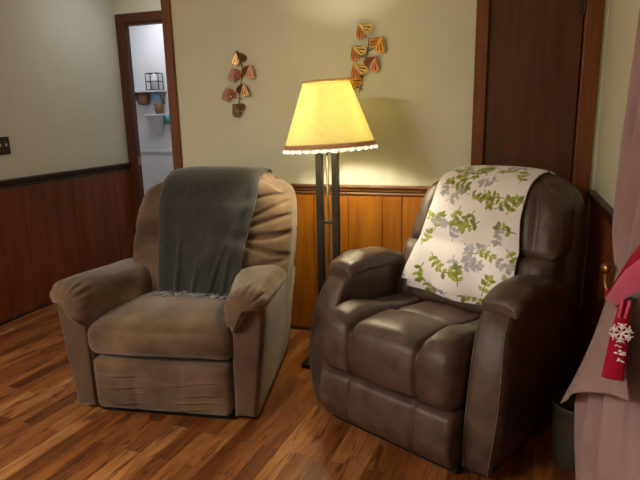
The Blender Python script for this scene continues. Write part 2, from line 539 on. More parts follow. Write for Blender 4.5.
# ------------------------------------------------------------------ left recliner (tan suede)
LP, LA = (-1.426, 1.951, 0), math.radians(8.4)
left = empty('recliner', 'tan suede recliner with a grey throw over its back, at left', 'recliner', LP, LA)
MB().box(-0.325, 0.325, 0.012, 0.72, 0.0, 0.045).build('base', M['shadow_black'], left, bevel=0.006)  # support block, coloured as the shadow gap under the chair


def arm_left_chair(s):
    body = [(0.328, 0.028), (0.436, 0.028), (0.452, 0.15), (0.468, 0.30), (0.484, 0.44), (0.492, 0.53), (0.470, 0.585), (0.425, 0.60), (0.385, 0.575), (0.345, 0.49), (0.332, 0.40), (0.328, 0.2)]
    out = []
    for i in range(len(body)):                                   # denser outline
        a = np.array(body[i]); b = np.array(body[(i + 1) % len(body)])
        for t in (0, 0.34, 0.67):
            out.append(a + (b - a) * t)
    out = np.array(out)
    secs = []
    for y, d in ((-0.004, 0.022), (-0.002, 0.010), (0.006, 0.003), (0.02, 0.0), (0.3, -0.002), (0.62, 0.0), (0.78, 0.004), (0.80, 0.02)):
        q = inset(out, d)
        secs.append([(s * (x - 0.055 * max(0, y)), y + 0.02 * max(0, z - 0.25) * (y < 0.1), z * (1 if y < 0.5 else 1 - 0.06 * (y - 0.5) / 0.3 * (z > 0.4))) for x, z in q])
    v, f = loft(secs)
    arm = new_obj('arm', v, f, M['suede'], left)
    # inset front panel with its welt
    q = inset(out, 0.012)
    pq = np.array([p for p in q])
    secs = []
    for y, d in ((0.004, 0.0), (-0.010, 0.0), (-0.016, 0.006), (-0.018, 0.016)):
        qq = inset(pq, d)
        secs.append([(s * x, y + 0.02 * max(0, z - 0.25), z) for x, z in qq])
    v, f = loft(secs)
    new_obj('front_panel', v, f, M['suede_panel'], arm)
    # padded top with gathers where it wraps over the front
    prof = spline_closed([(0.345, 0.405), (0.312, 0.455), (0.310, 0.520), (0.334, 0.575), (0.385, 0.608), (0.445, 0.614), (0.497, 0.592), (0.519, 0.556), (0.508, 0.526), (0.470, 0.532), (0.425, 0.505), (0.382, 0.44)], 8)
    c = np.array([0.41, 0.53])
    secs = []
    ys = [-0.075, -0.073, -0.066, -0.055, -0.04, -0.022, 0.0, 0.025, 0.05, 0.08, 0.12, 0.17, 0.23, 0.3, 0.36, 0.42, 0.48, 0.54, 0.58, 0.62]
    for y in ys:
        t = min(1.0, (y + 0.0755) / 0.075)
        sc = math.sqrt(max(0.0, 1 - (1 - t) ** 2)) * 0.93 + 0.07 if t < 1 else 1.0
        if y > 0.5:
            sc *= 1 - 0.5 * ((y - 0.5) / 0.12) ** 2
        ring = []
        for k, p in enumerate(prof):
            d = p - c; ang = math.atan2(d[1], d[0])
            w = -0.17 * math.exp(-((y + 0.02) / 0.06) ** 2) * ((1 - abs(math.sin(ang * 5.5 + 0.7 * math.sin(ang * 3) + 9 * y))) ** 3 + 0.5 * (1 - abs(math.sin(ang * 8.5 + 2 - 6 * y))) ** 4)
            w += 0.03 * math.sin(9 * y + 2.3 * ang) * 0.5
            dd = d * (sc * (1 + w))
            hump = 0.022 + 0.004 * math.sin(PI * min(1, max(0, (y + 0.05) / 0.4))) - 0.034 * min(1, max(0, y / 0.5))
            inw = (0.085 if d[0] < 0 else 0.0) * min(1, max(0, (y - 0.05) / 0.4)) * min(1.0, max(0.0, -d[0] / 0.05))
            ring.append((s * (c[0] + dd[0] * (0.8 if d[0] > 0 else 1.0) - 0.055 * max(0, y) - inw), y + 0.03 * (p[1] - 0.45) * (y < 0.1), c[1] + dd[1] + hump))
        secs.append(ring)
    v, f = loft(secs)
    o = new_obj('arm_pad', v, f, M['suede'], arm)
    m = o.modifiers.new('sub', 'SUBSURF'); m.levels = 1; m.render_levels = 1
    return arm


arm_left_chair(-1); arm_left_chair(1)


def d_seat(p, u):
    x, y, z = p
    if z > 0:
        z += 0.040 * (1 - u[0] ** 4) * (1 - abs(u[1]) ** 3) * max(0, u[2])
    y -= 0.030 * (1 - u[0] ** 2) * max(0, -u[1]) * (1 - u[2] ** 2)
    x += 0.004 * math.sin(14 * y + 5 * z)
    z += 0.004 * math.sin(9 * x + 3) * math.sin(8 * y)
    return (x, y, z)


v, f = soft_box((0.69, 0.56, 0.145), 0.055, (40, 36, 14), d_seat, (0, 0.235, 0.365))
LSEAT = merged_bvh([(v, f)])
new_obj('seat_cushion', v, f, M['suede'], left)


def d_foot(p, u):
    x, y, z = p
    if u[1] < 0:
        for (zz, x0, x1, a) in ((0.055, -0.28, -0.10, 1), (0.03, -0.05, 0.2, .8), (0.0, -0.26, -0.08, 1), (-0.03, -0.2, 0.1, .7), (-0.055, 0.05, 0.28, 1), (-0.08, -0.27, -0.05, .9), (0.04, 0.12, 0.28, .8), (-0.02, 0.14, 0.29, .9), (-0.09, 0.08, 0.25, .8)):
            if x0 - 0.04 < x < x1 + 0.04:
                e = max(0.0, math.sin(PI * (x - x0 + 0.04) / (x1 - x0 + 0.08)))
                y -= a * 0.009 * e * (gauss(z + 0.006 * math.sin(20 * x), zz, 0.005) - 0.7 * gauss(z + 0.006 * math.sin(20 * x), zz - 0.010, 0.005))
        y += 0.006 * gauss(x, -0.12, 0.012) * (z < 0.05) + 0.005 * gauss(x, 0.1, 0.01)
        y -= 0.012 * (1 - u[0] ** 2) * (1 - u[2] ** 2)
    x *= 1 - 0.02 * (u[2] < 0) * abs(u[2])
    return (x, y, z)


v, f = soft_box((0.652, 0.10, 0.245), 0.028, (60, 8, 90), d_foot, (0, 0.018, 0.155))
new_obj('footrest', v, f, M['suede'], left)


def d_back(p, u):
    x, y, z = p
    h = (u[2] + 1) / 2
    zz = 0.30 + 0.745 * h
    # outline
    k = 0.93 + 0.07 * math.sin(PI * min(1.0, max(0, (h - 0.1)) * 1.15))
    if h > 0.74:
        k *= math.sqrt(max(0.0, 1 - 0.42 * ((h - 0.74) / 0.26) ** 3.0))
    x *= k
    if x < 0:
        x *= 0.965
    z -= 0.030 * (u[0] ** 4) * max(0, (h - 0.7) / 0.3)
    # puffing
    if u[1] < 0:
        y -= 0.035 * (1 - abs(u[0]) ** 3) * math.sin(PI * min(1, max(0, h)))
    side = abs(u[0])
    # tuck folds running out from the middle
    for zc, a, sl, wd in ((0.735, 0.034, 0.05, 0.014), (0.795, 0.016, 0.26, 0.011), (0.835, 0.012, 0.50, 0.011), (0.69, 0.016, -0.30, 0.012), (0.60, 0.012, 0.12, 0.014), (0.92, 0.012, 0.25, 0.011)):
        line = zc + sl * (abs(x) - 0.26)
        g = gauss(zz, line, wd) * min(1.0, max(0.0, (abs(x) - 0.05) / 0.15))
        if u[1] < 0.5:
            a2 = a * (1.0 if x > 0 else 0.35)
            y += a2 * g * (0.6 if u[1] > 0 else 1)
            x -= (0.10 * a2 * g * side if x > 0 else 0.0)
    # small gathers near the top corners
    if h > 0.72 and side > 0.55:
        y += 0.006 * math.sin(34 * (zz * 1.1 + side * 0.35)) * (side - 0.55) / 0.45 * (u[1] < 0.5)
    y += 0.004 * math.sin(11 * x + 4 * zz)
    # lean
    y += 0.30 * (h - 0.0) ** 1.15
    return (x, y, z)


v, f = soft_box((0.875, 0.27, 0.745), 0.085, (72, 16, 110), d_back, (0.042, 0.475, 0.672))
LB = (v, f)
new_obj('backrest', v, f, M['suede'], left)

# ------------------------------------------------------------------ right recliner (brown leather)
RP, RA = (-0.405, 2.045, 0), math.radians(-25.0)
right = empty('recliner', 'brown leather recliner with a leaf print throw, beside the curtain', 'recliner', RP, RA)
MB().box(-0.315, 0.315, -0.015, 0.74, 0.0, 0.05).build('base', M['shadow_black'], right, bevel=0.006)  # block whose black paints the shadow below the footrest


def tube_part(name, pts, r, parent, mat, closed=False):
    v, f = tube(pts, r, 6)
    return new_obj(name, v, f, mat, parent)


def arm_right_chair(s):
    side = spline_open([(0.004, 0.03), (-0.012, 0.12), (-0.012, 0.25), (0.004, 0.38), (0.034, 0.50), (0.080, 0.590), (0.140, 0.632), (0.25, 0.652), (0.40, 0.640), (0.56, 0.600), (0.70, 0.55)], 4)
    out = [tuple(p) for p in side] + [(0.76, 0.50), (0.80, 0.40), (0.80, 0.25), (0.79, 0.12), (0.78, 0.03), (0.6, 0.028), (0.4, 0.028), (0.2, 0.028)]
    out = np.array(out)
    secs = []
    for x, d in ((0.316, 0.03), (0.317, 0.012), (0.322, 0.003), (0.334, 0.0), (0.38, -0.002), (0.424, 0.0), (0.433, 0.003), (0.438, 0.012), (0.439, 0.05)):
        q = inset(out, d)
        ring = []
        for y, z in q:
            bul = 0.038 * math.sin(PI * min(1, max(0, z / 0.66))) if x > 0.4 else 0.012 * math.sin(PI * min(1, max(0, z / 0.66)))
            if x > 0.436:
                bul += 0.006 * min(1.0, d / 0.05)
            ring.append((s * (x + bul - 0.014 * (x > 0.36)), y, z))
        secs.append(ring)
    v, f = loft(secs)
    arm = new_obj('arm', v, f, M['leather'], right)
    # stitched seam along the outer and inner edge of the front band
    nn = len(side)
    for xx, bb in ((0.432, 0.038), (0.326, 0.012)):
        q = inset(out, 0.0015)[:nn - 6]
        tube_part('stitching', [(s * (xx - 0.014 * (xx > 0.36) + bb * math.sin(PI * min(1, z / 0.66))), y - 0.001, z) for y, z in q], 0.0022, arm, M['stitch'])
    # padded cap
    def d_pad(p, u):
        x, y, z = p
        yy = y + 0.335                                        # along the arm
        top = np.interp(yy, [0.04, 0.08, 0.14, 0.25, 0.40, 0.56], [0.555, 0.600, 0.638, 0.658, 0.646, 0.604])
        w = 1 - 0.10 * max(0, -u[1]) ** 3
        droop = 0.012 * u[0] ** 2
        z2 = z * (1.0 - 0.25 * abs(u[1]) ** 3) + 0.010 * (1 - u[0] ** 2) * (u[2] > 0)
        z2 += 0.003 * math.sin(26 * yy + 3 * u[0]) * (abs(u[0]) > 0.6)
        return (s * (0.384 + x * w), yy, top + 0.012 + z2 - droop)
    v, f = soft_box((0.162, 0.44, 0.062), 0.020, (20, 44, 10), d_pad)
    pad = new_obj('arm_pad', v, f, M['leather'], arm)
    return arm


arm_right_chair(-1); arm_right_chair(1)
CH = 0.160


def d_rseat(p, u):
    x, y, z = p
    yy = y + 0.19; front = max(0.0, -u[1])
    top = max(0.0, u[2])
    ax = abs(p[0])
    # channels
    if ax < CH:
        loc = ax / CH
    else:
        loc = abs((ax - (CH + 0.322) / 2) / ((0.322 - CH) / 2))
    puff = (1 - min(1, loc) ** 2.4)
    g = gauss(ax, CH, 0.009)
    roll = math.exp(-((yy - 0.03) / 0.12) ** 2)               # padded front roll
    if u[2] > -0.2:
        z += top * (0.020 * puff * (0.5 + roll) + 0.012 * min(1, max(0, (ax - CH) / 0.04)) * (0.4 + roll) - 0.026 * g)
        z -= top * 0.020 * gauss(yy, 0.20, 0.022) * (ax < CH + 0.02)
        z -= top * 0.034 * min(1.0, max(0.0, (yy - 0.14) / 0.25))
    if u[1] < 0:
        fr = front * (1 - max(0, u[2]) ** 2)
        y -= fr * (0.014 * puff - 0.016 * g) + front * 0.018 * math.sin(PI * min(1, max(0, (u[2] + 1) / 2)))
    z -= 0.0015 * math.sin(40 * x + 17 * y)
    return (x, y, z)


v, f = soft_box((0.644, 0.56, 0.235), 0.048, (96, 48, 30), d_rseat, (0, 0.215, 0.378))
new_obj('seat_cushion', v, f, M['leather'], right)
RSEAT = (v, f)


def d_rfoot(p, u):
    x, y, z = p
    ax = abs(x); g = gauss(ax, CH, 0.008)
    if u[1] < 0:
        y += 0.008 * g
        y -= 0.020 * math.sin(PI * (u[2] + 1) / 2) ** 0.8
        y += 0.030 * max(0, -u[2]) ** 2
    x *= 1 - 0.015 * max(0, -u[2])
    return (x, y, z)


v, f = soft_box((0.648, 0.11, 0.236), 0.026, (96, 8, 28), d_rfoot, (0, -0.027, 0.153))
ft = new_obj('footrest', v, f, M['leather'], right)
for xs in (-CH, CH):
    tube_part('stitching', [(xs * (1 - 0.015 * max(0, -t)) + 0.004, -0.025 - 0.055 + 0.010 - 0.020 * math.sin(PI * (t + 1) / 2) ** 0.8 + 0.030 * max(0, -t) ** 2 - 0.0015, 0.148 + 0.116 * t) for t in np.linspace(-0.72, 0.72, 16)], 0.0016, ft, M['stitch'])


def d_rshell(p, u):
    x, y, z = p
    h = (u[2] + 1) / 2
    if h > 0.62:
        x *= math.sqrt(max(0.0, 1 - 0.42 * ((h - 0.62) / 0.38) ** 2.4))
    x *= (0.96 + 0.04 * math.sin(PI * h)) * (1 - 0.07 * h)
    y += 0.24 * h
    return (x, y, z)


v, f = soft_box((0.83, 0.20, 0.74), 0.07, (40, 12, 40), d_rshell, (0.03, 0.66, 0.65))
RB = [(v, f)]
shell = new_obj('backrest', v, f, M['leather'], right)


def mk_back_pad(name, z0, z1, yb, w, thick, wide_top, taper, cx):
    hz = (z1 - z0)
    def d(p, u):
        x, y, z = p
        h = (u[2] + 1) / 2
        zz = z0 + hz * h
        if wide_top and h > 0.5:
            x *= math.sqrt(max(0.0, 1 - 0.36 * ((h - 0.5) / 0.5) ** 2.4))
            z -= 0.030 * abs(u[0]) ** 3 * (h - 0.5) / 0.5
        if u[1] < 0:
            y -= 0.030 * (1 - abs(u[0]) ** 3) * math.sin(PI * h)
            y += 0.018 * gauss(abs(p[0]), w * 0.36, 0.010) * math.sin(PI * h)
        x *= 1 - taper * h
        y += 0.36 * (zz - 0.46) + (0.0 if zz < 0.98 else 1.2 * (zz - 0.98) ** 1.3)
        y += 0.003 * math.sin(18 * x + 9 * zz)
        return (x, y, z)
    v, f = soft_box((w, thick, hz), 0.055, (60, 14, 40), d, (cx, yb, (z0 + z1) / 2))
    RB.append((v, f))
    return new_obj(name, v, f, M['leather'], shell)


mk_back_pad('headrest_cushion', 0.705, 1.055, 0.575, 0.755, 0.20, True, 0.12, 0.036)
mk_back_pad('lumbar_cushion', 0.44, 0.735, 0.560, 0.765, 0.19, False, 0.02, 0.022)

# ------------------------------------------------------------------ throws, draped by casting onto the cushions
def drape(bvh, xl, xr, zb, zbr, piv, zback, ncol, n1, n2, n3, off, ywall=-1.0):
    """xl/xr: (x at bottom, x at top); zb/zbr: bottom height at left/right"""
    yp, zp = piv
    R = np.zeros((n1 + n2 + n3, ncol, 3))
    for j in range(ncol):
        a = j / (ncol - 1)
        z_bot = zb + (zbr - zb) * a
        st = []
        for t in np.linspace(0, 1, n1, endpoint=False):
            st.append(('f', z_bot + (zp - z_bot) * t, t))
        for t in np.linspace(0, 1, n2, endpoint=False):
            st.append(('p', PI * (1 - t), 1.0))
        for t in np.linspace(0, 1, n3):
            st.append(('b', zp + (zback - zp) * t, 1.0))
        for i, (k, q, t) in enumerate(st):
            x = (xl[0] + (xl[1] - xl[0]) * t) * (1 - a) + (xr[0] + (xr[1] - xr[0]) * t) * a
            if k == 'f':
                o = Vector((x, ywall, q)); d = Vector((0, 1, 0))
            elif k == 'p':
                d = -Vector((0, math.cos(q), math.sin(q))); o = Vector((x, yp, zp)) - d * 0.8
            else:
                o = Vector((x, 3.0, q)); d = Vector((0, -1, 0))
            h = bvh.ray_cast(o, d)
            p = h[0] if h[0] is not None else Vector((x, yp, zp)) - d * 0.1
            R[i, j] = np.array(p - d * off)
    # cloth bridges creases: hug the outermost of the neighbourhood, then relax
    F = R[:n1]
    for _ in range(2):
        G = F.copy()
        for i in range(n1):
            lo, hi = max(0, i - 4), min(n1, i + 5)
            G[i, :, 1] = 0.5 * F[i, :, 1] + 0.5 * F[lo:hi, :, 1].min(axis=0)
        F[:] = G
    for _ in range(6):
        G = R.copy()
        G[1:-1] = (R[:-2] + 2 * R[1:-1] + R[2:]) / 4
        H = G.copy()
        H[:, 1:-1, 1:] = (G[:, :-2, 1:] + 2 * G[:, 1:-1, 1:] + G[:, 2:, 1:]) / 4
        R = H
    return R


def cloth(name, R, mat, parent, thick):
    r, c, _ = R.shape
    o = new_obj(name, R.reshape(-1, 3), grid_faces(r, c), mat, parent)
    m = o.modifiers.new('thick', 'SOLIDIFY'); m.thickness = thick; m.offset = 0.0
    return o


# grey velvet throw
bv = merged_bvh([LB])
R = drape(bv, (-0.150, -0.210), (0.248, 0.305), 0.462, 0.462, (0.735, 0.90), 0.60, 72, 80, 30, 36, 0.016)
n1 = 80
for j in range(72):
    a = j / 71
    for i in range(R.shape[0]):
        t = min(1.0, i / n1)
        w = (1 - t) ** 0.7
        fold = 0.010 * math.sin(2 * PI * (2.2 * a + 0.55 * t)) + 0.019 * sum(gauss(a, a0 + sl * t, 0.022) * min(1, max(0, (te - t) / 0.2)) for a0, sl, te in ((0.22, 0.05, 0.75), (0.42, 0.22, 0.8), (0.62, 0.26, 0.85), (0.80, 0.12, 0.6)))
        R[i, j, 1] -= (fold + 0.010) * w
        R[i, j, 0] += 0.010 * math.sin(5 * t + 2) * (a - 0.5)
        # rolled double edges
        R[i, j, 1] -= 0.010 * (gauss(a, 0.06, 0.05) + gauss(a, 0.95, 0.04)) * (1 if i <= n1 + 10 else 0)
gt = empty('throw_blanket', 'dark grey velvet throw with a fringed hem over the tan recliner', 'blanket', LP, LA)
cloth('cloth', R, M['velvet'], gt, 0.010)
fr = MB()
for k in range(60):
    a = k / 59
    j = int(round(a * 71)); p = R[0, j]
    x = p[0]; y = p[1]; z = p[2]
    L = random.uniform(0.045, 0.075); ang = random.uniform(-1.1, 1.1)

    def on_seat(px, py, up):
        h = LSEAT.ray_cast(Vector((px, py, 1.0)), Vector((0, 0, -1)))
        return (px, py, (h[0].z if h[0] is not None else 0.47) + up)
    x1, y1 = x + 0.3 * L * math.sin(ang), y - 0.018
    x2, y2 = x + 0.7 * L * math.sin(ang), y - 0.020 - 0.5 * L * math.cos(ang)
    x3, y3 = x + L * math.sin(ang) + random.uniform(-.012, .012), y - 0.020 - 0.8 * L * math.cos(ang)
    fr.tube([(x, y - 0.006, max(z + 0.006, on_seat(x, y - 0.006, 0.012)[2])), on_seat(x1, y1, 0.006), on_seat(x2, y2, random.uniform(0.003, 0.010)), on_seat(x3, y3, 0.003)], 0.0026, 5)
fo = fr.build('fringe', M['fringe'], gt, smooth=True)
fo['label'] = 'pale grey twisted fringe'

# white leaf throw
GREEN = [S(158, 164, 58), S(138, 148, 50), S(176, 180, 88), S(122, 132, 52)]
GREY = [S(178, 176, 184), S(190, 188, 194), S(168, 166, 176)]
WHITE = S(246, 241, 243)


def leaf_pattern(UV, seed, wid, hei):
    r = random.Random(seed)
    n = UV.shape[0]; colr = np.tile(np.array(WHITE), (n, 1))
    def leaf(cx, cy, ang, ln, wd, c):
        dx = UV[:, 0] - cx; dy = UV[:, 1] - cy
        ca, sa = math.cos(ang), math.sin(ang)
        a = (dx * ca + dy * sa) / ln; b = (-dx * sa + dy * ca) / wd
        m = (a > 0) & (a < 1)
        m &= np.abs(b) < np.sin(PI * np.clip(a, 0, 1) ** 0.8)
        colr[m] = np.array(c)
    def stem(x0, y0, x1, y1, c):
        d = np.array([x1 - x0, y1 - y0]); L = np.linalg.norm(d); d /= L
        t = (UV[:, 0] - x0) * d[0] + (UV[:, 1] - y0) * d[1]
        q = np.abs(-(UV[:, 0] - x0) * d[1] + (UV[:, 1] - y0) * d[0])
        colr[(t > 0) & (t < L) & (q < 0.0022)] = np.array(c)
    spots = []
    step = 0.088
    k = 0
    yy = 0.02
    while yy < hei:
        xx = 0.02 + (0.05 if k % 2 else 0.0)
        while xx < wid:
            spots.append((xx + r.uniform(-.02, .02), yy + r.uniform(-.02, .02)))
            xx += step
        yy += step * 0.86; k += 1
    r.shuffle(spots)
    for q, (x, y) in enumerate(spots):
        grey = q % 3 == 0
        pal = GREY if grey else GREEN
        ang = r.uniform(0, 2 * PI)
        seglen = 0.026
        for sidx in range(3):
            nx, ny = x + seglen * math.cos(ang), y + seglen * math.sin(ang)
            stem(x, y, nx, ny, pal[-1])
            for sg in (-1, 1):
                leaf(nx, ny, ang + sg * r.uniform(0.7, 1.25), r.uniform(0.026, 0.038), r.uniform(0.0075, 0.0115), r.choice(pal))
            x, y = nx, ny; ang += r.uniform(-0.45, 0.45)
        leaf(x, y, ang, 0.034, 0.010, r.choice(pal))
    return colr


def cloth_uv(R):
    r, c, _ = R.shape
    du = np.linalg.norm(np.diff(R, axis=1), axis=2); dv = np.linalg.norm(np.diff(R, axis=0), axis=2)
    U = np.concatenate([np.zeros((r, 1)), np.cumsum(du, 1)], 1)
    Vv = np.concatenate([np.zeros((1, c)), np.cumsum(dv, 0)], 0)
    U = np.repeat(U.mean(0)[None], r, 0); Vv = np.repeat(Vv.mean(1)[:, None], c, 1)
    return np.stack([U.ravel(), Vv.ravel()], 1)


def refine(R, fr_, fc):
    r, c, _ = R.shape
    ri = np.linspace(0, r - 1, (r - 1) * fr_ + 1); ci = np.linspace(0, c - 1, (c - 1) * fc + 1)
    A = np.stack([np.stack([np.interp(ri, np.arange(r), R[:, j, k]) for j in range(c)], 1) for k in range(3)], 2)
    return np.stack([np.stack([np.interp(ci, np.arange(c), A[i, :, k]) for i in range(len(ri))], 0) for k in range(3)], 2)


bv = merged_bvh(RB)
wt = empty('throw_blanket', 'white throw with green and grey leaf print over the brown leather recliner', 'blanket', RP, RA)
for nm, zoff, yo, xs, sd in (('cloth', 0.0, 0.020, 0.0, 3), ('folded_layer', -0.034, 0.008, 0.02, 11)):
    R = drape(bv, (-0.275 + xs, -0.205 + xs), (0.285, 0.240 - xs), 0.552 + zoff, 0.530 + zoff, (0.72, 0.90), 0.62, 66, 70, 28, 30, yo)
    if nm == 'folded_layer':
        R = R[:40]
    for j in range(66):
        a = j / 65
        for i in range(R.shape[0]):
            t = min(1.0, i / 70)
            w = (1 - t) ** 0.8
            R[i, j, 1] -= (0.008 * math.sin(2 * PI * (2.3 * a + 0.3 * t) + 0.6) + 0.008) * w * (1 if nm == 'cloth' else 0.6)
            R[i, j, 2] += 0.004 * math.sin(2 * PI * 1.6 * a) * w
    R = refine(R, 3, 3)
    o = cloth(nm, R, M['leafcloth'], wt, 0.009)
    uv = cloth_uv(R)
    set_pattern(o, leaf_pattern(uv, sd, uv[:, 0].max(), uv[:, 1].max()))

# ------------------------------------------------------------------ floor lamp
LX, LY = -0.878, 2.715
lamp = empty('floor_lamp', 'black post floor lamp with a lit cream shade, between the recliners', 'lamp', (LX, LY, 0))
MB().box(-0.128, 0.128, -0.125, 0.125, 0.0, 0.024).build('base', M['black_metal'], lamp, bevel=0.003)
for x in (-0.043, 0.043):
    MB().box(x - 0.017, x + 0.017, -0.017, 0.017, 0.024, 1.140).build('post', M['black_metal'], lamp, bevel=0.002)
v, f = tube([(0, 0, 0.024), (0, 0, 1.140)], 0.007, 12)
new_obj('center_rod', v, f, M['steel'], lamp)
for z in (0.30, 0.775):
    MB().box(-0.060, 0.060, -0.0175, 0.0175, z, z + 0.012).build('crossbar', M['black_metal'], lamp, bevel=0.002)
MB().box(-0.026, 0.026, -0.014, 0.014, 1.140, 1.155).build('top_block', M['black_metal'], lamp, bevel=0.002)
v, f = lathe([(0.0, 1.155), (0.008, 1.155), (0.008, 1.225), (0.018, 1.228), (0.018, 1.265), (0.013, 1.27), (0.0, 1.27)], 20)
new_obj('socket', v, f, M['brass'], lamp)
v, f = lathe([(0.0, 1.27), (0.012, 1.272), (0.014, 1.292), (0.026, 1.315), (0.031, 1.34), (0.026, 1.365), (0.012, 1.38), (0.0, 1.382)], 20)
bulb_m, nt_, b_ = mat_new('frosted_bulb')
b_.inputs['Base Color'].default_value = (1, 1, 1, 1)
b_.inputs['Emission Color'].default_value = (1.0, 0.92, 0.72, 1); b_.inputs['Emission Strength'].default_value = 440
new_obj('bulb', v, f, bulb_m, lamp)
SH = bpy.data.objects.new('lamp_shade', None)
# the shade is a part mesh of its own, tilted a little
tilt = Matrix.Translation((0.016, 0, 1.171)) @ Matrix.Rotation(math.radians(-2.6), 4, 'Y')
RB_, RT_, HS = 0.231, 0.114, 0.318


def tilted(v):
    return [tuple(tilt @ Vector(p)) for p in v]


prof = [(RB_ + (RT_ - RB_) * t, HS * t) for t in np.linspace(0, 1, 14)]
v, f = lathe(prof, 72)
sh = new_obj('lamp_shade', tilted(v), f, M['shade'], lamp)
m = sh.modifiers.new('t', 'SOLIDIFY'); m.thickness = 0.0015
v, f = lathe([(RB_ + 0.003, -0.001), (RB_ + 0.0035, 0.002), (RB_ - 0.0045, 0.020), (RB_ - 0.006, 0.020), (RB_ + 0.001, -0.001)], 72)
new_obj('bottom_band', tilted(v), f, M['band'], sh)
v, f = lathe([(RT_ + 0.003, HS - 0.008), (RT_ + 0.002, HS + 0.002), (RT_ - 0.002, HS + 0.002), (RT_ - 0.002, HS - 0.008)], 72)
new_obj('top_band', tilted(v), f, M['band'], sh)
nl = 240; v = []; f = []
for k in range(nl):
    t = 2 * PI * k / nl
    sc = abs(math.sin(t * 17))
    for q in range(4):
        r = RB_ + 0.004 + 0.004 * (q / 3) * math.sin(t * 34 + 1) + 0.003 * q / 3
        v.append((r * math.cos(t), r * math.sin(t), 0.0 - q / 3 * (0.010 + 0.011 * sc ** 0.6)))
for k in range(nl):
    for q in range(3):
        a = k * 4 + q; b = ((k + 1) % nl) * 4 + q
        f.append((a, b, b + 1, a + 1))
lc = new_obj('lace_trim', tilted(v), f, M['lace'], sh)
lc['label'] = 'scalloped white lace edging'
sp = MB()
for k in range(3):
    t = 2 * PI * k / 3 + 0.4
    sp.tube([(0, 0, HS - 0.012), (RT_ * math.cos(t), RT_ * math.sin(t), HS - 0.006)], 0.002, 6)
sp2 = MB(); sp2.add(tilted(sp.v), sp.f)
sp2.build('spider', M['steel'], sh, smooth=True)
tp = tilt @ Vector((0, 0, HS - 0.012))
hp = [(0, 0.018, 1.25), (0.002, 0.05, 1.30), (0.0, 0.052, 1.38), (0.0, 0.03, 1.44), (tp.x, tp.y + 0.006, tp.z)]
h2 = MB().tube([tuple(p) for p in spline_open(hp, 6)], 0.002, 6)
h2.tube([tuple(p) for p in spline_open([(x, -y, z) for x, y, z in hp], 6)], 0.002, 6)
h2.build('harp', M['steel'], lamp, smooth=True)
bpy.data.objects.remove(SH)

# ------------------------------------------------------------------ copper leaf sprigs on the wall
def copper_leaf(parent, cx, cz, tip_ang, size, fold, tone, yo=-0.02, yaw=0.0):
    """heart shaped leaf with cut veins; tip_ang = direction of the tip in the wall plane"""
    n = 40; V = []; C = []; F = []
    na = 15
    bright = np.array(S(*tone[0])); shaded = np.array(S(*tone[1])); cut = np.array(S(58, 34, 20))  # light on the folded leaf is painted: a lit and a shaded half
    for sgn in (-1, 1):
        base = len(V)
        for i in range(n):
            t = i / (n - 1)                                     # 0 at the tip, 1 at the cleft
            th = PI * (1 - t)
            hx = 0.62 * math.sin(th) ** 3
            hy = (13 * math.cos(th) - 5 * math.cos(2 * th) - 2 * math.cos(3 * th) - math.cos(4 * th)) / 29.0
            my = -17 / 29.0 + (5 + 17) / 29.0 * t ** 1.5
            for j in range(na):
                s_ = j / (na - 1)
                x = hx * s_; yv = my + (hy - my) * s_
                z = -abs(x) * fold * (1 if sgn > 0 else 0.55) + 0.06 * math.sin(PI * t)
                V.append((sgn * x, -yv, z))
                ph = (t * 7.0 + 0.2) % 1.0
                isc = ph < 0.40 and 0.18 < s_ < 0.84 and 0.18 < t < 0.96
                C.append(cut if isc else (bright if sgn > 0 else shaded))
        F += [(base + a, base + b, base + c_, base + d) for a, b, c_, d in grid_faces(n, na)]
    ca, sa = math.cos(tip_ang - PI / 2), math.sin(tip_ang - PI / 2)
    cy, sy = math.cos(yaw), math.sin(yaw)
    W = []
    for x, y, z in V:
        x, y, z = x * size, y * size, z * size
        x, z = x * cy + z * sy, -x * sy + z * cy
        W.append((cx + x * ca - y * sa, yo - z, cz + x * sa + y * ca))
    o = new_obj('leaf', W, F, M['copper'], parent)
    set_pattern(o, C)
    m = o.modifiers.new('t', 'SOLIDIFY'); m.thickness = 0.0012
    return o


GOLD = ((255, 220, 140), (206, 132, 70)); AMB = ((250, 180, 70), (236, 160, 60)); COP = ((216, 146, 112), (158, 96, 72)); BRO = ((128, 92, 46), (104, 74, 38)); GDK = ((120, 84, 44), (252, 206, 120)); DKG = ((240, 190, 110), (92, 62, 34))  # colour pairs with the light on each leaf half painted in
sl = empty('leaf_wall_ornament', 'copper leaf sprig wall ornament left of the lamp shade', 'wall ornament', (-1.545, YB, 1.52))
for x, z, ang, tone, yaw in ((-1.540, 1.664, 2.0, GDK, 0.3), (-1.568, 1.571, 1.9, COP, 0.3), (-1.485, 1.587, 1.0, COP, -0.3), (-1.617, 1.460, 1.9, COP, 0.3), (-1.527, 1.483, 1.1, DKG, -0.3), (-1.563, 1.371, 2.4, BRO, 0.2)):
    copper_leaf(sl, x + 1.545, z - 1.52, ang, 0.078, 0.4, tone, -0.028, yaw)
st = MB().tube([tuple(p) for p in spline_open([(-0.008, -0.012, 0.19), (0.022, -0.014, 0.08), (-0.004, -0.012, -0.04), (-0.015, -0.012, -0.12), (-0.05, -0.012, -0.165)], 6)], 0.0026, 7)
for x, z in ((0.005, 0.144), (-0.023, 0.051), (0.06, 0.067), (-0.072, -0.06), (0.018, -0.037), (-0.018, -0.149)):
    st.tube([(0.0, -0.012, z - 0.03), (x, -0.024, z - 0.01)], 0.002, 6)
st.tube([(0.01, -0.012, 0.05), (0.01, 0.0, 0.05)], 0.003, 6)
st.build('stem', M['dark_plate'], sl, smooth=True)

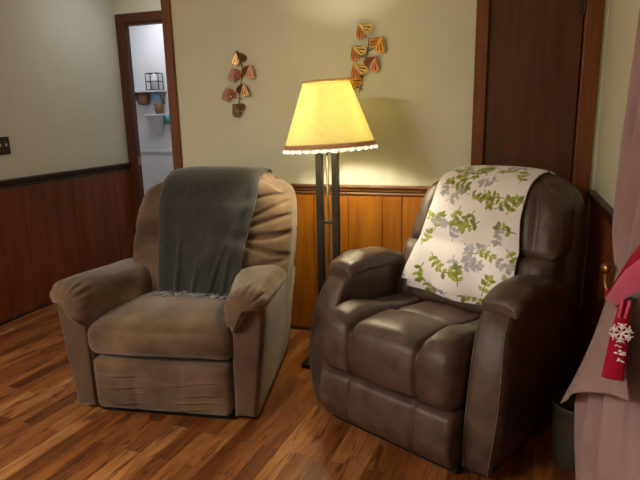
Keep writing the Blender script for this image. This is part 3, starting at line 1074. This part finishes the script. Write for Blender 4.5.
sr = empty('leaf_wall_ornament', 'copper leaf sprig wall ornament above the right of the lamp shade', 'wall ornament', (-0.785, YB, 1.60))
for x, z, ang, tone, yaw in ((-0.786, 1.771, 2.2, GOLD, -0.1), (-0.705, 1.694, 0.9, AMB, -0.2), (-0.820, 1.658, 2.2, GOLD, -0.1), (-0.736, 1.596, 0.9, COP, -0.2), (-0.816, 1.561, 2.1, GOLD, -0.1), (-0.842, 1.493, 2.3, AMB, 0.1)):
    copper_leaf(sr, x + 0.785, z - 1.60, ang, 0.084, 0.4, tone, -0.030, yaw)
st = MB().tube([tuple(p) for p in spline_open([(0.03, -0.014, 0.13), (0.022, -0.014, 0.06), (0.01, -0.014, 0.0), (-0.012, -0.012, -0.08), (-0.026, -0.012, -0.155)], 6)], 0.0026, 7)
for x, z in ((-0.001, 0.171), (0.08, 0.094), (-0.035, 0.058), (0.049, -0.004), (-0.031, -0.039), (-0.057, -0.107)):
    st.tube([(0.016 if z > 0 else -0.005, -0.014, z - 0.035), (x, -0.026, z - 0.012)], 0.002, 6)
st.tube([(0.016, -0.012, 0.02), (0.016, 0.0, 0.02)], 0.003, 6)
st.build('stem', M['dark_plate'], sr, smooth=True)

# ------------------------------------------------------------------ curtain by the right wall
cur = empty('curtain', 'mauve curtain tied back against the right wall', 'curtain', (0.33, 1.6, 0))
TIE = 0.80
zs = np.concatenate([np.linspace(2.14, 1.0, 40, endpoint=False), np.linspace(1.0, 0.6, 26, endpoint=False), np.linspace(0.6, 0.012, 34)])
ek = dict(z=[0.012, 0.12, 0.25, 0.40, 0.55, 0.68, 0.76, 0.82, 0.95, 1.23, 1.6, 2.14],
          x=[0.300, 0.288, 0.272, 0.262, 0.276, 0.308, 0.328, 0.334, 0.336, 0.338, 0.338, 0.338],
          y=[1.890, 1.870, 1.860, 1.850, 1.830, 1.820, 1.825, 1.840, 1.900, 1.880, 1.800, 1.770])
nk = dict(z=[0.012, 0.4, 0.68, 0.80, 0.95, 1.3, 2.14], x=[0.345, 0.345, 0.355, 0.362, 0.355, 0.345, 0.340], y=[0.95, 1.05, 1.35, 1.50, 1.30, 0.95, 0.60])
nc = 120; V = []
for z in zs:
    ex = np.interp(z, ek['z'], ek['x']); ey = np.interp(z, ek['z'], ek['y'])
    nx = np.interp(z, nk['z'], nk['x']); ny = np.interp(z, nk['z'], nk['y'])
    squeeze = gauss(z, TIE, 0.14)
    amp = 0.034 * (1 - 0.55 * squeeze)
    for j in range(nc):
        s_ = j / (nc - 1)
        ph = 2 * PI * (4.5 * s_) + 0.5 * math.sin(2.2 * z)
        wv = math.sin(ph) + 0.25 * math.sin(2.3 * ph + 1 + z)
        env = min(1.0, s_ / 0.05 + 0.15)
        x = ex + (nx - ex) * s_ - amp * wv * env
        V.append((x - 0.33, ey + (ny - ey) * s_ + 0.008 * math.cos(ph) - 1.6, z))
o = new_obj('main_panel', V, grid_faces(len(zs), nc), M['curtain'], cur)
m = o.modifiers.new('t', 'SOLIDIFY'); m.thickness = 0.003
# loose outer fold that flares below the tie and ends in a hem
nr, ncf = 46, 50; V = []
top = np.array([[0.312, 1.815, 0.79], [0.285, 1.55, 0.84]]); bot = np.array([[0.205, 1.870, 0.362], [0.262, 1.20, 0.735]])
for i in range(nr):
    t = i / (nr - 1)
    for j in range(ncf):
        s_ = j / (ncf - 1)
        p = (top[0] * (1 - s_) + top[1] * s_) * (1 - t) + (bot[0] * (1 - s_) + bot[1] * s_) * t
        bulge = 0.018 * math.sin(PI * s_) * math.sin(2 * PI * 1.2 * s_ + 2.0) * t
        sag = -0.03 * math.sin(PI * t) * (1 - s_)
        V.append((p[0] - sag * 0.4 + bulge - 0.33, p[1] - 1.6, p[2] + 0.03 * math.sin(PI * s_) * t))
o = new_obj('loose_fold', V, grid_faces(nr, ncf), M['curtain'], cur)
m = o.modifiers.new('t', 'SOLIDIFY'); m.thickness = 0.003
# curtain rod above the frame
rod = empty('curtain_rod', 'brass curtain rod on the right wall above the mauve curtain', 'curtain rod', (0.33, 1.2, 2.155))
v, f = tube([(0, -0.95, 0), (0, 0.85, 0)], 0.009, 12); new_obj('rod', v, f, M['brass'], rod)
for y in (-0.9, 0.8):
    v, f = tube([(0.085, y, 0), (0.0, y, 0)], 0.006, 8); new_obj('bracket', v, f, M['brass'], rod)

# hold-back hook
hk = empty('curtain_holdback', 'brass curtain holdback with a round knob on the right wall', 'holdback', (XR, 1.81, 0.80))
pts = spline_open([(-0.001, -0.02, 0.0), (-0.05, -0.02, -0.012), (-0.088, -0.018, -0.018), (-0.112, -0.008, -0.008), (-0.119, 0.0, 0.015), (-0.119, 0.0, 0.045)], 8)
v, f = tube([tuple(p) for p in pts], 0.0085, 12); new_obj('hook_arm', v, f, M['brass'], hk)
v, f = lathe([(0.0, -0.017), (0.008, -0.016), (0.0145, -0.010), (0.018, 0.0), (0.0145, 0.011), (0.008, 0.0165), (0.0, 0.018)], 24, (-0.119, 0.0, 0.058))
new_obj('knob', v, f, M['brass'], hk)
v, f = lathe([(0.0, 0.0), (0.024, 0.0), (0.022, 0.006), (0.0, 0.008)], 24)
new_obj('rosette', [(-p[2], -0.02 + p[0], p[1]) for p in v], f, M['brass'], hk)

# red velvet tie-back band and its tail
tb = empty('tieback_ribbon', 'red velvet ribbon with a white snowflake tied around the mauve curtain', 'ribbon', (0.27, 1.5, 0.80))
path = spline_open([(0.312, 1.800, 0.790), (0.284, 1.62, 0.826), (0.262, 1.42, 0.905), (0.255, 1.22, 1.015), (0.275, 1.05, 1.10), (0.33, 0.92, 1.16)], 10)
wid = np.interp(np.linspace(0, 1, len(path)), [0, 0.25, 0.6, 1.0], [0.016, 0.045, 0.105, 0.13])


def band(lo, hi, bul):
    V = []
    for p, w in zip(path, wid):
        for q in range(9):
            s_ = lo + (hi - lo) * q / 8
            c = math.sin(PI * (s_ + 1) / 2)
            V.append((p[0] - 0.018 * c - bul - 0.27, p[1] - 1.5, p[2] + s_ * w / 2 - 0.80))
    return V


o = new_obj('upper_band', band(0.0, 1, 0), grid_faces(len(path), 9), M['red_velvet'], tb)
o.modifiers.new('t', 'SOLIDIFY').thickness = 0.004
o = new_obj('lower_band', band(-1.0, 0.0, 0.0), grid_faces(len(path), 9), M['pink_velvet'], tb)
o.modifiers.new('t', 'SOLIDIFY').thickness = 0.004
o['label'] = 'bright pink lower half of the band'
# tail hangs from the band
TX, TY = 0.247, 1.260
fx = Vector((0.985, -0.17, 0)); fy = Vector((0.17, 0.985, 0))
V = []; nr = 26
for i in range(nr):
    t = i / (nr - 1)
    w = np.interp(t, [0, 0.12, 0.35, 1.0], [0.016, 0.024, 0.034, 0.044])
    for q in range(9):
        a = (q / 8 - 0.5) * w
        p = Vector((TX, TY, 0.935 - 0.182 * t)) + fx * (a - 0.010 * t) + fy * (-0.006 * math.cos(PI * (q / 8 - 0.5)))
        V.append((p.x - 0.27, p.y - 1.5, p.z - 0.80))
o = new_obj('tail', V, grid_faces(nr, 9), M['red_velvet'], tb)
o.modifiers.new('t', 'SOLIDIFY').thickness = 0.005
lp = MB()
c0 = Vector((TX - 0.27, TY - 1.5, 0.088)) - fy * 0.012
lp.tube([tuple(c0 + fx * -0.006 + Vector((0, 0, 0.05))), tuple(c0 + fx * -0.009 + Vector((0, 0, 0.01)))], 0.0035, 7)
lp.tube([tuple(c0 + fx * 0.008 + Vector((0, 0, 0.05))), tuple(c0 + fx * 0.002 + Vector((0, 0, 0.01)))], 0.0035, 7)
o = lp.build('hanging_loop', M['pink_velvet'], tb, smooth=True)
sf = MB()
c1 = c0 + fx * -0.002 + Vector((0, 0, -0.022)) - fy * 0.004
for k in range(6):
    a = PI / 2 + k * PI / 3
    d = fx * math.cos(a) + Vector((0, 0, math.sin(a)))
    e = fx * -math.sin(a) + Vector((0, 0, math.cos(a)))
    R_ = 0.021
    sf.tube([tuple(c1), tuple(c1 + d * R_)], 0.0020, 6)
    for q, l in ((0.45, 0.007), (0.72, 0.008)):
        for sg in (-1, 1):
            b0 = c1 + d * R_ * q
            sf.tube([tuple(b0), tuple(b0 + d * l * 0.8 + e * sg * l)], 0.0015, 6)
for k in range(16):
    b0 = c1 + fx * random.uniform(-0.011, 0.011) + Vector((0, 0, -0.030 - random.uniform(0, 0.035)))
    sf.tube([tuple(b0 - fx * 0.003), tuple(b0 + fx * 0.003 + Vector((0, 0, random.uniform(-.004, .004))))], 0.0018, 5)
o = sf.build('snowflake', M['glitter'], tb, smooth=True)
o['label'] = 'white glitter snowflake'

# ------------------------------------------------------------------ waste bin
bn = empty('waste_bin', 'grey plastic waste bin between the leather recliner and the curtain', 'bin', (0.300, 2.115, 0))
v, f = lathe([(0.0, 0.0), (0.082, 0.0), (0.088, 0.006), (0.093, 0.12), (0.098, 0.235), (0.101, 0.238), (0.101, 0.250), (0.097, 0.252), (0.094, 0.247), (0.085, 0.02), (0.0, 0.016)], 40)
new_obj('bucket', v, f, M['bin'], bn)
v, f = lathe([(0.0955, 0.246), (0.1035, 0.246), (0.104, 0.254), (0.0985, 0.257), (0.0955, 0.254)], 40)
new_obj('rim', v, f, M['bin'], bn)

# ------------------------------------------------------------------ things on the wall of the white room
YW = 5.199
s1 = empty('wall_shelf', 'white bracket shelf high on the wall of the white room', 'shelf', (-3.63, YW, 1.60))
MB().box(-0.17, 0.20, -0.12, 0, -0.008, 0.008).build('board', M['white_plastic'], s1, bevel=0.002)
for x in (-0.15, 0.16):
    v = [(x - 0.008, 0, -0.009), (x + 0.008, 0, -0.009), (x - 0.008, 0, -0.13), (x + 0.008, 0, -0.13), (x - 0.008, -0.10, -0.009), (x + 0.008, -0.10, -0.009)]
    f = [(0, 1, 3, 2), (4, 5, 1, 0), (2, 3, 5, 4), (0, 2, 4), (1, 5, 3)]
    new_obj('bracket', v, f, M['grey_item'], s1, smooth=False)
rk = empty('wire_caddy', 'dark wire caddy holding a roll on the bracket shelf', 'caddy', (-3.53, YW - 0.06, 1.609))
w = MB()
for x in (-0.075, 0.075):
    for y in (-0.04, 0.04):
        w.tube([(x, y, 0), (x, y, 0.17)], 0.005, 6)
for z in (0.004, 0.09, 0.17):
    w.tube([(-0.075, -0.04, z), (0.075, -0.04, z), (0.075, 0.04, z), (-0.075, 0.04, z), (-0.075, -0.04, z)], 0.005, 6)
w.build('frame', M['dark_item'], rk, smooth=True)
v, f = lathe([(0.0, 0.006), (0.032, 0.006), (0.032, 0.14), (0.012, 0.15), (0.012, 0.175), (0.0, 0.175)], 20)
new_obj('roll', v, f, M['white_plastic'], rk)
bk = tag(new_obj('hanging_basket', *soft_box((0.11, 0.09, 0.12), 0.03, (10, 10, 10), lambda p, u: (p[0] * (1 + 0.2 * u[2]), p[1], p[2])), M['brown_item'], None, True, (-3.68, YW - 0.05, 1.525)),
         'small brown woven basket hung under the bracket shelf', 'basket')
tag(new_obj('folded_cloth', *soft_box((0.10, 0.05, 0.13), 0.02, (10, 6, 10)), M['blue_item'], None, True, (-3.53, YW - 0.03, 1.52)),
    'pale blue folded cloth hung under the bracket shelf', 'cloth')
s2 = empty('wall_shelf', 'small white corbel shelf lower on the wall of the white room', 'shelf', (-3.545, YW, 1.36))
MB().box(-0.11, 0.11, -0.12, 0, -0.008, 0.008).build('board', M['white_plastic'], s2, bevel=0.002)
secs = []
for t in np.linspace(0, 1, 8):
    w_ = 0.095 * (1 - 0.72 * t); d_ = 0.105 * (1 - 0.75 * t)
    z = -0.009 - 0.19 * t
    secs.append([(-w_, 0, z), (w_, 0, z), (w_, -d_, z), (-w_, -d_, z)])
v, f = loft(secs); new_obj('corbel', v, f, M['white_plastic'], s2, smooth=False)
v, f = lathe([(0.0, 0.0), (0.035, 0.0), (0.046, 0.05), (0.04, 0.10), (0.03, 0.115), (0.0, 0.115)], 20)
tag(new_obj('jar', v, f, M['brown_item'], None, True, (-3.50, YW - 0.06, 1.3685)), 'brown jar standing on the small corbel shelf', 'jar')
tag(new_obj('toothbrush_cup', *lathe([(0.0, 0.0), (0.026, 0.0), (0.03, 0.09), (0.027, 0.09), (0.024, 0.004), (0.0, 0.004)], 20), M['teal_item'], None, True, (-3.435, YW - 0.022, 1.27)),
    'teal cup fixed to the wall beside the corbel shelf', 'cup')

# ------------------------------------------------------------------ lights
def area(name, loc, rot, sx, sy, power, col):
    l = bpy.data.lights.new(name, 'AREA'); l.shape = 'RECTANGLE'; l.size = sx; l.size_y = sy; l.energy = power; l.color = col
    o = bpy.data.objects.new(name, l); COL.objects.link(o); o.location = loc; o.rotation_euler = rot
    return o


def point(name, loc, power, col, r):
    l = bpy.data.lights.new(name, 'POINT'); l.energy = power; l.color = col; l.shadow_soft_size = r
    o = bpy.data.objects.new(name, l); COL.objects.link(o); o.location = loc
    return o


area('ceiling_light', (-2.6, -0.9, ZC - 0.02), (0, 0, 0), 0.9, 0.9, 100, (1.0, 0.92, 0.83))
area('washroom_light', (-3.3, 4.75, ZC - 0.02), (0, 0, 0), 0.5, 0.5, 9, (0.88, 0.90, 1.0))
area('passage_light', (-2.6, 3.65, ZC - 0.02), (0, 0, 0), 0.4, 0.4, 3, (0.92, 0.92, 1.0))

w = bpy.data.worlds.new('world'); scene.world = w; w.use_nodes = True
w.node_tree.nodes['Background'].inputs['Color'].default_value = (0.5, 0.5, 0.55, 1)
w.node_tree.nodes['Background'].inputs['Strength'].default_value = 0.05

# ------------------------------------------------------------------ camera
cam = bpy.data.cameras.new('camera'); co = bpy.data.objects.new('camera', cam); COL.objects.link(co)
f_px = 557.0
cam.sensor_fit = 'HORIZONTAL'; cam.sensor_width = 36.0; cam.lens = 36.0 * f_px / 640.0
dy = Vector((192, -130, f_px)).normalized()
dn = Vector((55, 2460, f_px)); dn = (dn - dy * dy.dot(dn)).normalized(); up = -dn
dx = dy.cross(up)
if dx.x < 0:
    dx = -dx
# rows: world axes seen in camera pixel axes (right, down, forward)
right_w = Vector((dx.x, dy.x, up.x)); down_w = Vector((dx.y, dy.y, up.y)); fwd_w = Vector((dx.z, dy.z, up.z))
mw = Matrix(((right_w.x, -down_w.x, -fwd_w.x, 0), (right_w.y, -down_w.y, -fwd_w.y, 0), (right_w.z, -down_w.z, -fwd_w.z, 1.33), (0, 0, 0, 1)))
co.matrix_world = mw
cam.clip_start = 0.05
scene.camera = co
scene.view_settings.view_transform = 'Standard'; scene.view_settings.look = 'None'
scene.view_settings.exposure = 0.0; scene.view_settings.gamma = 1.0; scene.view_settings.use_curve_mapping = False
